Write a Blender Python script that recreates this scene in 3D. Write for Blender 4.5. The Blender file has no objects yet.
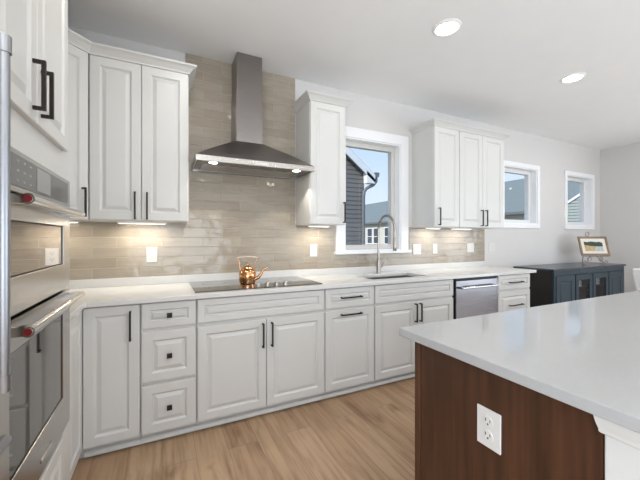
import bpy, bmesh, math, random
from mathutils import Vector, Matrix

random.seed(4)
PI = math.pi
S = bpy.context.scene
COL = S.collection

# ------------------------------------------------------------------ camera
CAM_Z = 1.275
cam = bpy.data.cameras.new('camera')
cam.sensor_width = 36.0
cam.lens = 322.0 / 640.0 * 36.0
cam.shift_y = -2.0 / 640.0
cam.clip_start = 0.02
cam.clip_end = 300
cam_o = bpy.data.objects.new('camera', cam)
COL.objects.link(cam_o)
cam_o.location = (0, 0, CAM_Z)
cam_o.rotation_euler = (PI / 2, 0, math.radians(-26.1))
S.camera = cam_o

# ------------------------------------------------------------------ view + world
S.view_settings.view_transform = 'Standard'
S.view_settings.look = 'None'
S.view_settings.gamma = 1.0
S.view_settings.exposure = 0.12
S.view_settings.use_curve_mapping = False

world = bpy.data.worlds.new('sky')
S.world = world
world.use_nodes = True
nt = world.node_tree
nt.nodes.clear()
wo = nt.nodes.new('ShaderNodeOutputWorld')
bg = nt.nodes.new('ShaderNodeBackground')
tc = nt.nodes.new('ShaderNodeTexCoord')
sx = nt.nodes.new('ShaderNodeSeparateXYZ')
rp = nt.nodes.new('ShaderNodeValToRGB')
rp.color_ramp.elements[0].position = 0.0
rp.color_ramp.elements[0].color = (0.74, 0.82, 0.90, 1)
rp.color_ramp.elements[1].position = 0.45
rp.color_ramp.elements[1].color = (0.30, 0.52, 0.86, 1)
nt.links.new(tc.outputs['Generated'], sx.inputs[0])
nt.links.new(sx.outputs['Z'], rp.inputs[0])
nt.links.new(rp.outputs[0], bg.inputs['Color'])
nt.links.new(bg.outputs[0], wo.inputs['Surface'])
bg.inputs['Strength'].default_value = 1.12


def light(name, kind, loc, energy, color=(1, 1, 1), rot=(0, 0, 0), parent=None, **kw):
    L = bpy.data.lights.new(name, kind)
    L.energy = energy
    L.color = color
    for k, v in kw.items():
        setattr(L, k, v)
    o = bpy.data.objects.new(name, L)
    COL.objects.link(o)
    o.location = loc
    o.rotation_euler = rot
    if parent:
        o.parent = parent
    return o


# sun on the houses outside (it comes from the left and high, the roof keeps it out of the room)
light('sun', 'SUN', (0, 0, 20), 4.0, (1.0, 0.97, 0.93),
      Vector((0.75, 0.22, -0.60)).to_track_quat('-Z', 'Y').to_euler(), angle=0.03)

# added fill lamps at unseen openings in the wall behind the camera
FILL_TINT = (0.89, 0.97, 1.06)
for x0, watts in ((-0.1, 50), (2.7, 15), (5.2, 36)):
    light('added_fill', 'AREA', (x0 + 0.55, -3.42, 1.2), watts, FILL_TINT, (math.radians(142), 0, 0), shape='RECTANGLE', size=1.9, size_y=2.1)
# another added fill lamp, at a made-up opening in the left wall
light('added_fill', 'AREA', (-0.98, -1.7, 1.25), 108, FILL_TINT, (math.radians(120), 0, -PI / 2), shape='RECTANGLE', size=2.2, size_y=2.1)
# and one more added fill lamp, at a made-up opening in the right wall
light('added_fill', 'AREA', (6.66, -1.0, 1.2), 66, FILL_TINT, (math.radians(128), 0, PI / 2), shape='RECTANGLE', size=2.8, size_y=2.1)
# recessed ceiling lamps of the room (the two in view have their fittings below)
CEIL = 2.78
CAN_Y = 1.67
CAN_W = (1.0, 0.97, 0.93)
for cx in (0.2, 1.83, 3.46, 5.09):
    for cy in (CAN_Y, -0.4, -2.3):
        light('can_lamp', 'AREA', (cx, cy, CEIL - 0.012), {0.2: 6.0, 1.83: 2.4, 3.46: 1.2, 5.09: 3.2}[cx] if cy == CAN_Y else 4.0, CAN_W, (0, 0, 0), shape='DISK', size=0.13)


# ------------------------------------------------------------------ materials
def new_mat(name):
    m = bpy.data.materials.new(name)
    m.use_nodes = True
    b = m.node_tree.nodes['Principled BSDF']
    return m, m.node_tree, b


def srgb(r, g, b):
    def f(c):
        c /= 255.0
        return c / 12.92 if c <= 0.04045 else ((c + 0.055) / 1.055) ** 2.4
    return (f(r), f(g), f(b), 1)


def plain(name, col, rough=0.5, metal=0.0, var=0.03, scale=6.0, bump=0.0, bscale=200.0, spec=None, coat=0.0):
    m, t, b = new_mat(name)
    n = t.nodes.new('ShaderNodeTexNoise')
    n.inputs['Scale'].default_value = scale
    n.inputs['Detail'].default_value = 3
    co = t.nodes.new('ShaderNodeTexCoord')
    t.links.new(co.outputs['Object'], n.inputs['Vector'])
    r = t.nodes.new('ShaderNodeValToRGB')
    lo = [max(0, c * (1 - var)) for c in col[:3]]
    hi = [min(1, c * (1 + var)) for c in col[:3]]
    r.color_ramp.elements[0].position = 0.3
    r.color_ramp.elements[0].color = (*lo, 1)
    r.color_ramp.elements[1].position = 0.7
    r.color_ramp.elements[1].color = (*hi, 1)
    t.links.new(n.outputs['Fac'], r.inputs[0])
    t.links.new(r.outputs[0], b.inputs['Base Color'])
    b.inputs['Roughness'].default_value = rough
    b.inputs['Metallic'].default_value = metal
    if spec is not None:
        b.inputs['Specular IOR Level'].default_value = spec
    if coat:
        b.inputs['Coat Weight'].default_value = coat
        b.inputs['Coat Roughness'].default_value = 0.05
    if bump:
        n2 = t.nodes.new('ShaderNodeTexNoise')
        n2.inputs['Scale'].default_value = bscale
        t.links.new(co.outputs['Object'], n2.inputs['Vector'])
        bp = t.nodes.new('ShaderNodeBump')
        bp.inputs['Strength'].default_value = bump
        bp.inputs['Distance'].default_value = 0.002
        t.links.new(n2.outputs['Fac'], bp.inputs['Height'])
        t.links.new(bp.outputs[0], b.inputs['Normal'])
    return m


def brushed(name, col, rough=0.28, axis='X', strength=0.012):
    m, t, b = new_mat(name)
    co = t.nodes.new('ShaderNodeTexCoord')
    mp = t.nodes.new('ShaderNodeMapping')
    sc = {'X': (3, 250, 250), 'Y': (250, 3, 250), 'Z': (250, 250, 3)}[axis]
    mp.inputs['Scale'].default_value = sc
    n = t.nodes.new('ShaderNodeTexNoise')
    n.inputs['Scale'].default_value = 1.0
    n.inputs['Detail'].default_value = 2
    t.links.new(co.outputs['Object'], mp.inputs[0])
    t.links.new(mp.outputs[0], n.inputs['Vector'])
    mr = t.nodes.new('ShaderNodeMapRange')
    mr.inputs['To Min'].default_value = rough - 0.06
    mr.inputs['To Max'].default_value = rough + 0.06
    t.links.new(n.outputs['Fac'], mr.inputs['Value'])
    t.links.new(mr.outputs[0], b.inputs['Roughness'])
    bp = t.nodes.new('ShaderNodeBump')
    bp.inputs['Strength'].default_value = strength
    bp.inputs['Distance'].default_value = 0.001
    t.links.new(n.outputs['Fac'], bp.inputs['Height'])
    t.links.new(bp.outputs[0], b.inputs['Normal'])
    b.inputs['Base Color'].default_value = col
    b.inputs['Metallic'].default_value = 1.0
    return m


def emit(name, col, st):
    m, t, b = new_mat(name)
    b.inputs['Base Color'].default_value = (0.9, 0.9, 0.9, 1)
    b.inputs['Emission Color'].default_value = col
    b.inputs['Emission Strength'].default_value = st
    return m


def pane_glass(name, tint=(1, 1, 1, 1), ior=1.22):
    m, t, b = new_mat(name)
    t.nodes.remove(b)
    out = t.nodes['Material Output']
    tr = t.nodes.new('ShaderNodeBsdfTransparent')
    tr.inputs[0].default_value = tint
    gl = t.nodes.new('ShaderNodeBsdfGlossy')
    gl.inputs['Roughness'].default_value = 0.02
    fr = t.nodes.new('ShaderNodeFresnel')
    fr.inputs['IOR'].default_value = ior
    mx = t.nodes.new('ShaderNodeMixShader')
    # the far face of the thin sheet must not mirror a second time
    ge = t.nodes.new('ShaderNodeNewGeometry')
    ff = t.nodes.new('ShaderNodeMath'); ff.operation = 'SUBTRACT'; ff.inputs[0].default_value = 1.0
    t.links.new(ge.outputs['Backfacing'], ff.inputs[1])
    mu = t.nodes.new('ShaderNodeMath'); mu.operation = 'MULTIPLY'
    t.links.new(fr.outputs[0], mu.inputs[0])
    t.links.new(ff.outputs[0], mu.inputs[1])
    t.links.new(mu.outputs[0], mx.inputs[0])
    t.links.new(tr.outputs[0], mx.inputs[1])
    t.links.new(gl.outputs[0], mx.inputs[2])
    t.links.new(mx.outputs[0], out.inputs['Surface'])
    return m


def tile_mat():
    m, t, b = new_mat('glazed_tile')
    co = t.nodes.new('ShaderNodeTexCoord')
    sp = t.nodes.new('ShaderNodeSeparateXYZ')
    t.links.new(co.outputs['Object'], sp.inputs[0])
    sub = t.nodes.new('ShaderNodeMath'); sub.operation = 'SUBTRACT'
    sub.inputs[1].default_value = 0.975
    t.links.new(sp.outputs['Z'], sub.inputs[0])
    cb = t.nodes.new('ShaderNodeCombineXYZ')
    t.links.new(sp.outputs['X'], cb.inputs[0])
    t.links.new(sub.outputs[0], cb.inputs[1])
    br = t.nodes.new('ShaderNodeTexBrick')
    br.offset = 0.5
    br.inputs['Scale'].default_value = 1.0
    br.inputs['Brick Width'].default_value = 0.305
    br.inputs['Row Height'].default_value = 0.0765
    br.inputs['Mortar Size'].default_value = 0.0022
    br.inputs['Mortar Smooth'].default_value = 0.25
    br.inputs['Bias'].default_value = 0.0
    br.inputs['Color1'].default_value = srgb(172, 162, 146)
    br.inputs['Color2'].default_value = srgb(160, 149, 134)
    br.inputs['Mortar'].default_value = srgb(184, 176, 162)
    t.links.new(cb.outputs[0], br.inputs['Vector'])
    # soft horizontal streaks in the glaze
    mp = t.nodes.new('ShaderNodeMapping')
    mp.inputs['Scale'].default_value = (5, 1, 60)
    t.links.new(co.outputs['Object'], mp.inputs[0])
    n = t.nodes.new('ShaderNodeTexNoise')
    n.inputs['Scale'].default_value = 1.0
    n.inputs['Detail'].default_value = 4
    t.links.new(mp.outputs[0], n.inputs['Vector'])
    r = t.nodes.new('ShaderNodeValToRGB')
    r.color_ramp.elements[0].position = 0.3
    r.color_ramp.elements[0].color = (0.86, 0.85, 0.84, 1)
    r.color_ramp.elements[1].position = 0.7
    r.color_ramp.elements[1].color = (1.0, 1.0, 1.0, 1)
    t.links.new(n.outputs['Fac'], r.inputs[0])
    mx = t.nodes.new('ShaderNodeMix'); mx.data_type = 'RGBA'; mx.blend_type = 'MULTIPLY'
    mx.inputs['Factor'].default_value = 1.0
    t.links.new(br.outputs['Color'], mx.inputs['A'])
    t.links.new(r.outputs[0], mx.inputs['B'])
    t.links.new(mx.outputs['Result'], b.inputs['Base Color'])
    # roughness: glossy tile, dull grout
    mr = t.nodes.new('ShaderNodeMapRange')
    mr.inputs['To Min'].default_value = 0.09
    mr.inputs['To Max'].default_value = 0.7
    t.links.new(br.outputs['Fac'], mr.inputs['Value'])
    t.links.new(mr.outputs[0], b.inputs['Roughness'])
    # bump: pillowed handmade tiles
    n2 = t.nodes.new('ShaderNodeTexNoise')
    n2.inputs['Scale'].default_value = 11
    n2.inputs['Detail'].default_value = 2
    t.links.new(co.outputs['Object'], n2.inputs['Vector'])
    ma = t.nodes.new('ShaderNodeMath'); ma.operation = 'MULTIPLY_ADD'
    ma.inputs[1].default_value = -0.6
    t.links.new(br.outputs['Fac'], ma.inputs[0])
    t.links.new(n2.outputs['Fac'], ma.inputs[2])
    bp = t.nodes.new('ShaderNodeBump')
    bp.inputs['Strength'].default_value = 0.75
    bp.inputs['Distance'].default_value = 0.006
    t.links.new(ma.outputs[0], bp.inputs['Height'])
    t.links.new(bp.outputs[0], b.inputs['Normal'])
    return m


def floor_mat():
    m, t, b = new_mat('oak_plank_floor')
    co = t.nodes.new('ShaderNodeTexCoord')
    sp = t.nodes.new('ShaderNodeSeparateXYZ')
    t.links.new(co.outputs['Object'], sp.inputs[0])
    cb = t.nodes.new('ShaderNodeCombineXYZ')
    t.links.new(sp.outputs['Y'], cb.inputs[0])
    t.links.new(sp.outputs['X'], cb.inputs[1])
    br = t.nodes.new('ShaderNodeTexBrick')
    br.offset = 0.37
    br.offset_frequency = 2
    br.inputs['Scale'].default_value = 1.0
    br.inputs['Brick Width'].default_value = 1.22
    br.inputs['Row Height'].default_value = 0.18
    br.inputs['Mortar Size'].default_value = 0.0012
    br.inputs['Mortar Smooth'].default_value = 0.3
    br.inputs['Color1'].default_value = srgb(184, 154, 123)
    br.inputs['Color2'].default_value = srgb(172, 140, 110)
    br.inputs['Mortar'].default_value = srgb(134, 102, 76)
    t.links.new(cb.outputs[0], br.inputs['Vector'])
    # per plank shift of the grain
    sepc = t.nodes.new('ShaderNodeSeparateColor')
    t.links.new(br.outputs['Color'], sepc.inputs[0])
    add = t.nodes.new('ShaderNodeVectorMath'); add.operation = 'ADD'
    cb2 = t.nodes.new('ShaderNodeCombineXYZ')
    mm = t.nodes.new('ShaderNodeMath'); mm.operation = 'MULTIPLY'
    mm.inputs[1].default_value = 37.0
    t.links.new(sepc.outputs['Green'], mm.inputs[0])
    t.links.new(mm.outputs[0], cb2.inputs[2])
    t.links.new(co.outputs['Object'], add.inputs[0])
    t.links.new(cb2.outputs[0], add.inputs[1])
    mp = t.nodes.new('ShaderNodeMapping')
    mp.inputs['Scale'].default_value = (38, 2.0, 1)
    t.links.new(add.outputs[0], mp.inputs[0])
    n = t.nodes.new('ShaderNodeTexNoise')
    n.inputs['Scale'].default_value = 1.0
    n.inputs['Detail'].default_value = 6
    n.inputs['Roughness'].default_value = 0.6
    t.links.new(mp.outputs[0], n.inputs['Vector'])
    r = t.nodes.new('ShaderNodeValToRGB')
    r.color_ramp.elements[0].position = 0.28
    r.color_ramp.elements[0].color = (0.60, 0.54, 0.48, 1)
    r.color_ramp.elements[1].position = 0.55
    r.color_ramp.elements[1].color = (1.0, 1.0, 1.0, 1)
    t.links.new(n.outputs['Fac'], r.inputs[0])
    # broad dark knots and cathedral patches
    mp2 = t.nodes.new('ShaderNodeMapping')
    mp2.inputs['Scale'].default_value = (9, 2.2, 1)
    t.links.new(add.outputs[0], mp2.inputs[0])
    n3 = t.nodes.new('ShaderNodeTexNoise')
    n3.inputs['Scale'].default_value = 1.0
    n3.inputs['Detail'].default_value = 3
    n3.inputs['Distortion'].default_value = 0.6
    t.links.new(mp2.outputs[0], n3.inputs['Vector'])
    r3 = t.nodes.new('ShaderNodeValToRGB')
    r3.color_ramp.elements[0].position = 0.27
    r3.color_ramp.elements[0].color = (0.58, 0.52, 0.47, 1)
    r3.color_ramp.elements[1].position = 0.46
    r3.color_ramp.elements[1].color = (1.0, 1.0, 1.0, 1)
    t.links.new(n3.outputs['Fac'], r3.inputs[0])
    mx = t.nodes.new('ShaderNodeMix'); mx.data_type = 'RGBA'; mx.blend_type = 'MULTIPLY'
    mx.inputs['Factor'].default_value = 1.0
    t.links.new(br.outputs['Color'], mx.inputs['A'])
    t.links.new(r.outputs[0], mx.inputs['B'])
    mx2 = t.nodes.new('ShaderNodeMix'); mx2.data_type = 'RGBA'; mx2.blend_type = 'MULTIPLY'
    mx2.inputs['Factor'].default_value = 1.0
    t.links.new(mx.outputs['Result'], mx2.inputs['A'])
    t.links.new(r3.outputs[0], mx2.inputs['B'])
    t.links.new(mx2.outputs['Result'], b.inputs['Base Color'])
    b.inputs['Roughness'].default_value = 0.42
    bp = t.nodes.new('ShaderNodeBump')
    bp.inputs['Strength'].default_value = 0.25
    bp.inputs['Distance'].default_value = 0.002
    bp.invert = True
    t.links.new(br.outputs['Fac'], bp.inputs['Height'])
    t.links.new(bp.outputs[0], b.inputs['Normal'])
    return m


def wood_mat(name, c_lo, c_hi, scale=(60, 60, 2.5), rough=0.4):
    m, t, b = new_mat(name)
    co = t.nodes.new('ShaderNodeTexCoord')
    mp = t.nodes.new('ShaderNodeMapping')
    mp.inputs['Scale'].default_value = scale
    t.links.new(co.outputs['Object'], mp.inputs[0])
    n = t.nodes.new('ShaderNodeTexNoise')
    n.inputs['Scale'].default_value = 1
    n.inputs['Detail'].default_value = 5
    t.links.new(mp.outputs[0], n.inputs['Vector'])
    r = t.nodes.new('ShaderNodeValToRGB')
    r.color_ramp.elements[0].position = 0.3
    r.color_ramp.elements[0].color = c_lo
    r.color_ramp.elements[1].position = 0.7
    r.color_ramp.elements[1].color = c_hi
    t.links.new(n.outputs['Fac'], r.inputs[0])
    t.links.new(r.outputs[0], b.inputs['Base Color'])
    b.inputs['Roughness'].default_value = rough
    return m


def siding_mat(name, col, pitch=0.15):
    m, t, b = new_mat(name)
    co = t.nodes.new('ShaderNodeTexCoord')
    sp = t.nodes.new('ShaderNodeSeparateXYZ')
    t.links.new(co.outputs['Object'], sp.inputs[0])
    dv = t.nodes.new('ShaderNodeMath'); dv.operation = 'DIVIDE'
    dv.inputs[1].default_value = pitch
    t.links.new(sp.outputs['Z'], dv.inputs[0])
    fr = t.nodes.new('ShaderNodeMath'); fr.operation = 'FRACT'
    t.links.new(dv.outputs[0], fr.inputs[0])
    bp = t.nodes.new('ShaderNodeBump')
    bp.inputs['Strength'].default_value = 1.0
    bp.inputs['Distance'].default_value = 0.03
    bp.invert = True
    t.links.new(fr.outputs[0], bp.inputs['Height'])
    t.links.new(bp.outputs[0], b.inputs['Normal'])
    r = t.nodes.new('ShaderNodeValToRGB')      # the gap under each board
    r.color_ramp.interpolation = 'CONSTANT'
    r.color_ramp.elements[0].color = tuple(c * 0.30 for c in col[:3]) + (1,)
    r.color_ramp.elements[1].position = 0.2
    r.color_ramp.elements[1].color = col
    t.links.new(fr.outputs[0], r.inputs[0])
    t.links.new(r.outputs[0], b.inputs['Base Color'])
    b.inputs['Roughness'].default_value = 0.6
    return m


M = {}
M['cab'] = plain('white_cabinet_paint', srgb(210, 209, 205), 0.36, var=0.008)
M['wall'] = plain('greige_wall_paint', srgb(212, 209, 206), 0.75, var=0.01, bump=0.05, bscale=300)
M['ceil'] = plain('white_ceiling_paint', srgb(242, 242, 241), 0.85, var=0.008, bump=0.05, bscale=250)
M['trim'] = plain('white_trim_paint', srgb(240, 240, 240), 0.4, var=0.006)
M['tile'] = tile_mat()
M['floor'] = floor_mat()
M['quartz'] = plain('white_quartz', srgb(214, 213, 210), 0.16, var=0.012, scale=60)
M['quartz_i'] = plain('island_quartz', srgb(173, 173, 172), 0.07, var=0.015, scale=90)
M['black'] = plain('dark_bronze_metal', srgb(44, 38, 34), 0.42, metal=0.6, var=0.05)
M['steel'] = brushed('brushed_steel', srgb(190, 185, 179), 0.24, 'X')
M['steel_x'] = brushed('brushed_steel_wide', srgb(156, 156, 161), 0.25, 'X')
M['chrome'] = plain('polished_steel', srgb(205, 204, 202), 0.14, metal=1.0, var=0.01)
M['handle_steel'] = plain('satin_steel', srgb(160, 162, 166), 0.32, metal=1.0, var=0.01)
M['nickel'] = plain('brushed_nickel', srgb(168, 162, 154), 0.28, metal=1.0, var=0.02)
M['hood'] = brushed('hood_steel', srgb(146, 141, 138), 0.30, 'X')
M['hood_band'] = brushed('hood_band_steel', srgb(180, 176, 170), 0.25, 'X')
M['mirror_glass'] = plain('mirror_dark_glass', srgb(188, 183, 178), 0.03, metal=1.0, var=0.005)
M['oven_glass'] = plain('oven_dark_glass', srgb(122, 118, 114), 0.04, metal=1.0, var=0.01)
M['panel_glass'] = plain('grey_control_glass', srgb(96, 95, 93), 0.12, var=0.02, metal=0.3)
M['cook_glass'] = plain('black_cooktop_glass', srgb(60, 58, 57), 0.06, var=0.02, coat=0.6)
M['rubber'] = plain('black_plastic', srgb(22, 22, 22), 0.5)
M['display'] = plain('grey_display', srgb(146, 145, 142), 0.2)
M['red'] = plain('red_medallion', srgb(112, 20, 28), 0.3, coat=0.5)
M['copper'] = plain('copper', srgb(214, 158, 112), 0.12, metal=1.0, var=0.06)
M['brass'] = plain('brass', srgb(225, 190, 130), 0.2, metal=1.0, var=0.03)
M['ceramic'] = plain('pale_grip', srgb(214, 196, 176), 0.35)
M['dark_wood'] = wood_mat('dark_cherry_wood', srgb(55, 34, 22), srgb(84, 53, 35), (45, 45, 2.2), 0.36)
M['outlet'] = plain('white_plastic', srgb(218, 216, 212), 0.35)
M['slot'] = plain('dark_slot', srgb(60, 58, 56), 0.6)
M['navy'] = plain('navy_paint', srgb(30, 53, 64), 0.28, var=0.06, scale=10)
M['navy_top'] = wood_mat('navy_sheen_top', srgb(50, 57, 68), srgb(66, 73, 84), (2.5, 50, 50), 0.25)  # grey-blue sheen of the top is mixed into its colour
M['navy_side'] = wood_mat('near_black_side', srgb(20, 18, 17), srgb(28, 25, 24), (50, 50, 2.5), 0.5)  # side panels near black, darker than the navy front
M['frame_wood'] = wood_mat('tan_frame_wood', srgb(112, 94, 76), srgb(146, 124, 100), (3, 40, 40), 0.45)
M['mat_board'] = plain('ivory_mat_board', srgb(226, 219, 205), 0.8)
M['glass'] = pane_glass('window_glass')
M['cab_glass'] = pane_glass('cabinet_glass', (0.9, 0.92, 0.94, 1), 1.35)
M['vinyl'] = plain('white_vinyl', srgb(228, 228, 228), 0.45, var=0.006)
M['vinyl_tan'] = plain('window_frame_vinyl', srgb(206, 203, 198), 0.5)
M['lamp'] = emit('lamp_lens', (1.0, 0.97, 0.92, 1), 14)
M['hood_lamp'] = emit('hood_lamp_lens', (1.0, 0.93, 0.82, 1), 18)
M['strip'] = emit('light_strip_lens', (1.0, 0.92, 0.80, 1), 3)
M['siding'] = siding_mat('grey_siding', srgb(112, 110, 108), 0.12)
M['siding_sage'] = siding_mat('sage_siding', srgb(150, 158, 154))
M['cream'] = plain('cream_siding', srgb(198, 194, 186), 0.7, scale=2)
M['tan_wall'] = plain('tan_siding', srgb(190, 178, 160), 0.7, scale=2)
M['roof'] = plain('grey_shingles', srgb(112, 120, 121), 0.9, var=0.15, scale=20)
M['ext_white'] = plain('exterior_white', srgb(232, 232, 232), 0.6)
M['gutter'] = plain('grey_gutter_metal', srgb(104, 108, 112), 0.45)
M['ext_glass'] = plain('house_window_glass', srgb(60, 66, 72), 0.1)
M['grass'] = plain('lawn_grass', srgb(106, 112, 90), 0.95, var=0.25, scale=3)
M['chair_fabric'] = plain('pale_chair_fabric', srgb(226, 230, 232), 0.8, bump=0.1)
M['chair_leg'] = wood_mat('chair_leg_wood', srgb(70, 52, 40), srgb(90, 70, 54))
M['p_green'] = plain('painted_trees', srgb(58, 70, 48), 0.7, var=0.35, scale=60)
M['p_field'] = plain('painted_field', srgb(186, 162, 118), 0.7, var=0.2, scale=40)
M['p_sky'] = plain('painted_sky', srgb(216, 218, 212), 0.7, var=0.05, scale=20)
M['p_river'] = plain('painted_river', srgb(176, 186, 186), 0.7, var=0.15, scale=60)
M['steel_in'] = plain('sink_steel', srgb(150, 150, 150), 0.3, metal=1.0, var=0.02)
M['dark_in'] = plain('cabinet_inside', srgb(26, 28, 30), 0.8)
M['dish'] = plain('pale_dishes', srgb(222, 224, 222), 0.4)
M['bulb_trim'] = plain('white_metal', srgb(240, 240, 238), 0.5)


# ------------------------------------------------------------------ mesh helpers
class MB:
    def __init__(self):
        self.bm = bmesh.new()

    def box(self, x0, x1, y0, y1, z0, z1):
        v = [self.bm.verts.new(p) for p in ((x0, y0, z0), (x1, y0, z0), (x1, y1, z0), (x0, y1, z0),
                                            (x0, y0, z1), (x1, y0, z1), (x1, y1, z1), (x0, y1, z1))]
        for f in ((3, 2, 1, 0), (4, 5, 6, 7), (0, 1, 5, 4), (1, 2, 6, 5), (2, 3, 7, 6), (3, 0, 4, 7)):
            self.bm.faces.new([v[i] for i in f])
        return self

    def loops(self, loops, cap0=True, cap1=True, closed=True):
        rings = [[self.bm.verts.new(p) for p in L] for L in loops]
        n = len(rings[0])
        for a, b in zip(rings, rings[1:]):
            for i in range(n if closed else n - 1):
                j = (i + 1) % n
                self.bm.faces.new((a[i], a[j], b[j], b[i]))
        if cap0:
            self.bm.faces.new(rings[0][::-1])
        if cap1:
            self.bm.faces.new(rings[-1])
        return self

    def prism(self, pts, vec):
        vec = Vector(vec)
        return self.loops([[Vector(p) for p in pts], [Vector(p) + vec for p in pts]])

    def cyl(self, c, r, h, axis='Z', n=28, r2=None):
        c = Vector(c)
        ax = {'X': (Vector((0, 1, 0)), Vector((0, 0, 1)), Vector((1, 0, 0))),
              'Y': (Vector((0, 0, 1)), Vector((1, 0, 0)), Vector((0, 1, 0))),
              'Z': (Vector((1, 0, 0)), Vector((0, 1, 0)), Vector((0, 0, 1)))}[axis]
        r2 = r if r2 is None else r2
        L = []
        for rr, d in ((r, 0), (r2, h)):
            L.append([c + ax[0] * rr * math.cos(2 * PI * i / n) + ax[1] * rr * math.sin(2 * PI * i / n) + ax[2] * d for i in range(n)])
        return self.loops(L)

    def lathe(self, prof, c=(0, 0, 0), n=36):
        c = Vector(c)
        L = [[c + Vector((max(r, 1e-4) * math.cos(2 * PI * i / n), max(r, 1e-4) * math.sin(2 * PI * i / n), z)) for i in range(n)] for r, z in prof]
        return self.loops(L)

    def tube(self, pts, r, n=12):
        pts = [Vector(p) for p in pts]
        rs = r if isinstance(r, (list, tuple)) else [r] * len(pts)
        L = []
        up = None
        for i, p in enumerate(pts):
            d = (pts[min(i + 1, len(pts) - 1)] - pts[max(i - 1, 0)]).normalized()
            if up is None:
                up = Vector((0, 0, 1)) if abs(d.z) < 0.9 else Vector((0, 1, 0))
            a = d.cross(up).normalized()
            b = a.cross(d).normalized()
            up = b
            L.append([p + a * rs[i] * math.cos(2 * PI * k / n) + b * rs[i] * math.sin(2 * PI * k / n) for k in range(n)])
        return self.loops(L)

    def build(self, name, mat, parent=None, bevel=0.0, smooth=False, loc=None, rot=None, seg=2):
        bm = self.bm
        bmesh.ops.recalc_face_normals(bm, faces=bm.faces[:])
        me = bpy.data.meshes.new(name)
        bm.to_mesh(me)
        bm.free()
        mats = mat if isinstance(mat, (list, tuple)) else [mat]
        for m in mats:
            me.materials.append(m)
        o = bpy.data.objects.new(name, me)
        COL.objects.link(o)
        if parent:
            o.parent = parent
        if loc is not None:
            o.location = loc
        if rot is not None:
            o.rotation_euler = rot
        if smooth:
            for p in me.polygons:
                p.use_smooth = True
            try:
                me.set_sharp_from_angle(angle=math.radians(38))
            except Exception:
                pass
        if bevel:
            md = o.modifiers.new('bevel', 'BEVEL')
            md.width = bevel
            md.segments = seg
            md.limit_method = 'ANGLE'
            md.angle_limit = math.radians(40)
        return o


def cells(us, vs, filled, w0, w1, axes):
    """solid made of filled grid cells, extruded from w0 to w1. axes: function (u, v, w) -> xyz"""
    mb = MB()
    bm = mb.bm
    cache = {}

    def V(i, j, k):
        key = (i, j, k)
        if key not in cache:
            cache[key] = bm.verts.new(axes(us[i], vs[j], (w0, w1)[k]))
        return cache[key]
    nu, nv = len(us) - 1, len(vs) - 1
    F = lambda i, j: 0 <= i < nu and 0 <= j < nv and filled(0.5 * (us[i] + us[i + 1]), 0.5 * (vs[j] + vs[j + 1]))
    for i in range(nu):
        for j in range(nv):
            if not F(i, j):
                continue
            bm.faces.new([V(i, j, 1), V(i + 1, j, 1), V(i + 1, j + 1, 1), V(i, j + 1, 1)])
            bm.faces.new([V(i, j + 1, 0), V(i + 1, j + 1, 0), V(i + 1, j, 0), V(i, j, 0)])
            if not F(i - 1, j):
                bm.faces.new([V(i, j, 0), V(i, j, 1), V(i, j + 1, 1), V(i, j + 1, 0)])
            if not F(i + 1, j):
                bm.faces.new([V(i + 1, j, 1), V(i + 1, j, 0), V(i + 1, j + 1, 0), V(i + 1, j + 1, 1)])
            if not F(i, j - 1):
                bm.faces.new([V(i, j, 1), V(i, j, 0), V(i + 1, j, 0), V(i + 1, j, 1)])
            if not F(i, j + 1):
                bm.faces.new([V(i, j + 1, 0), V(i, j + 1, 1), V(i + 1, j + 1, 1), V(i + 1, j + 1, 0)])
    bmesh.ops.recalc_face_normals(bm, faces=bm.faces[:])
    bmesh.ops.dissolve_limit(bm, angle_limit=0.01, verts=bm.verts[:], edges=bm.edges[:])
    return mb


XY = lambda u, v, w: (u, v, w)
XZ = lambda u, v, w: (u, w, v)
YZ = lambda u, v, w: (w, u, v)


def tag(o, label, cat, group=None):
    o['label'] = label
    o['category'] = cat
    if group:
        o['group'] = group
    return o


def empty(name, label, cat, loc=(0, 0, 0), rz=0.0, group=None):
    o = bpy.data.objects.new(name, None)
    o.empty_display_size = 0.1
    COL.objects.link(o)
    o.location = loc
    o.rotation_euler = (0, 0, rz)
    return tag(o, label, cat, group)


def struct(o):
    o['kind'] = 'structure'
    return o


def sweep(path, prof, segs=None):
    """plan polyline path [(x, y)], outward is to the right of travel; prof [(out, z)] from bottom to top"""
    P = [Vector((p[0], p[1])) for p in path]
    N = []
    for a, b in zip(P, P[1:]):
        d = (b - a).normalized()
        N.append(Vector((d.y, -d.x)))
    off = []
    for i in range(len(P)):
        if i == 0:
            off.append(N[0])
        elif i == len(P) - 1:
            off.append(N[-1])
        else:
            s = N[i - 1] + N[i]
            off.append(s / (1 + N[i - 1].dot(N[i])))
    segs = range(len(P) - 1) if segs is None else segs
    idx = sorted(set([s for s in segs] + [s + 1 for s in segs]))
    mb = MB()
    mb.loops([[(P[i].x + off[i].x * o, P[i].y + off[i].y * o, z) for o, z in prof] for i in idx])
    return mb


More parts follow.
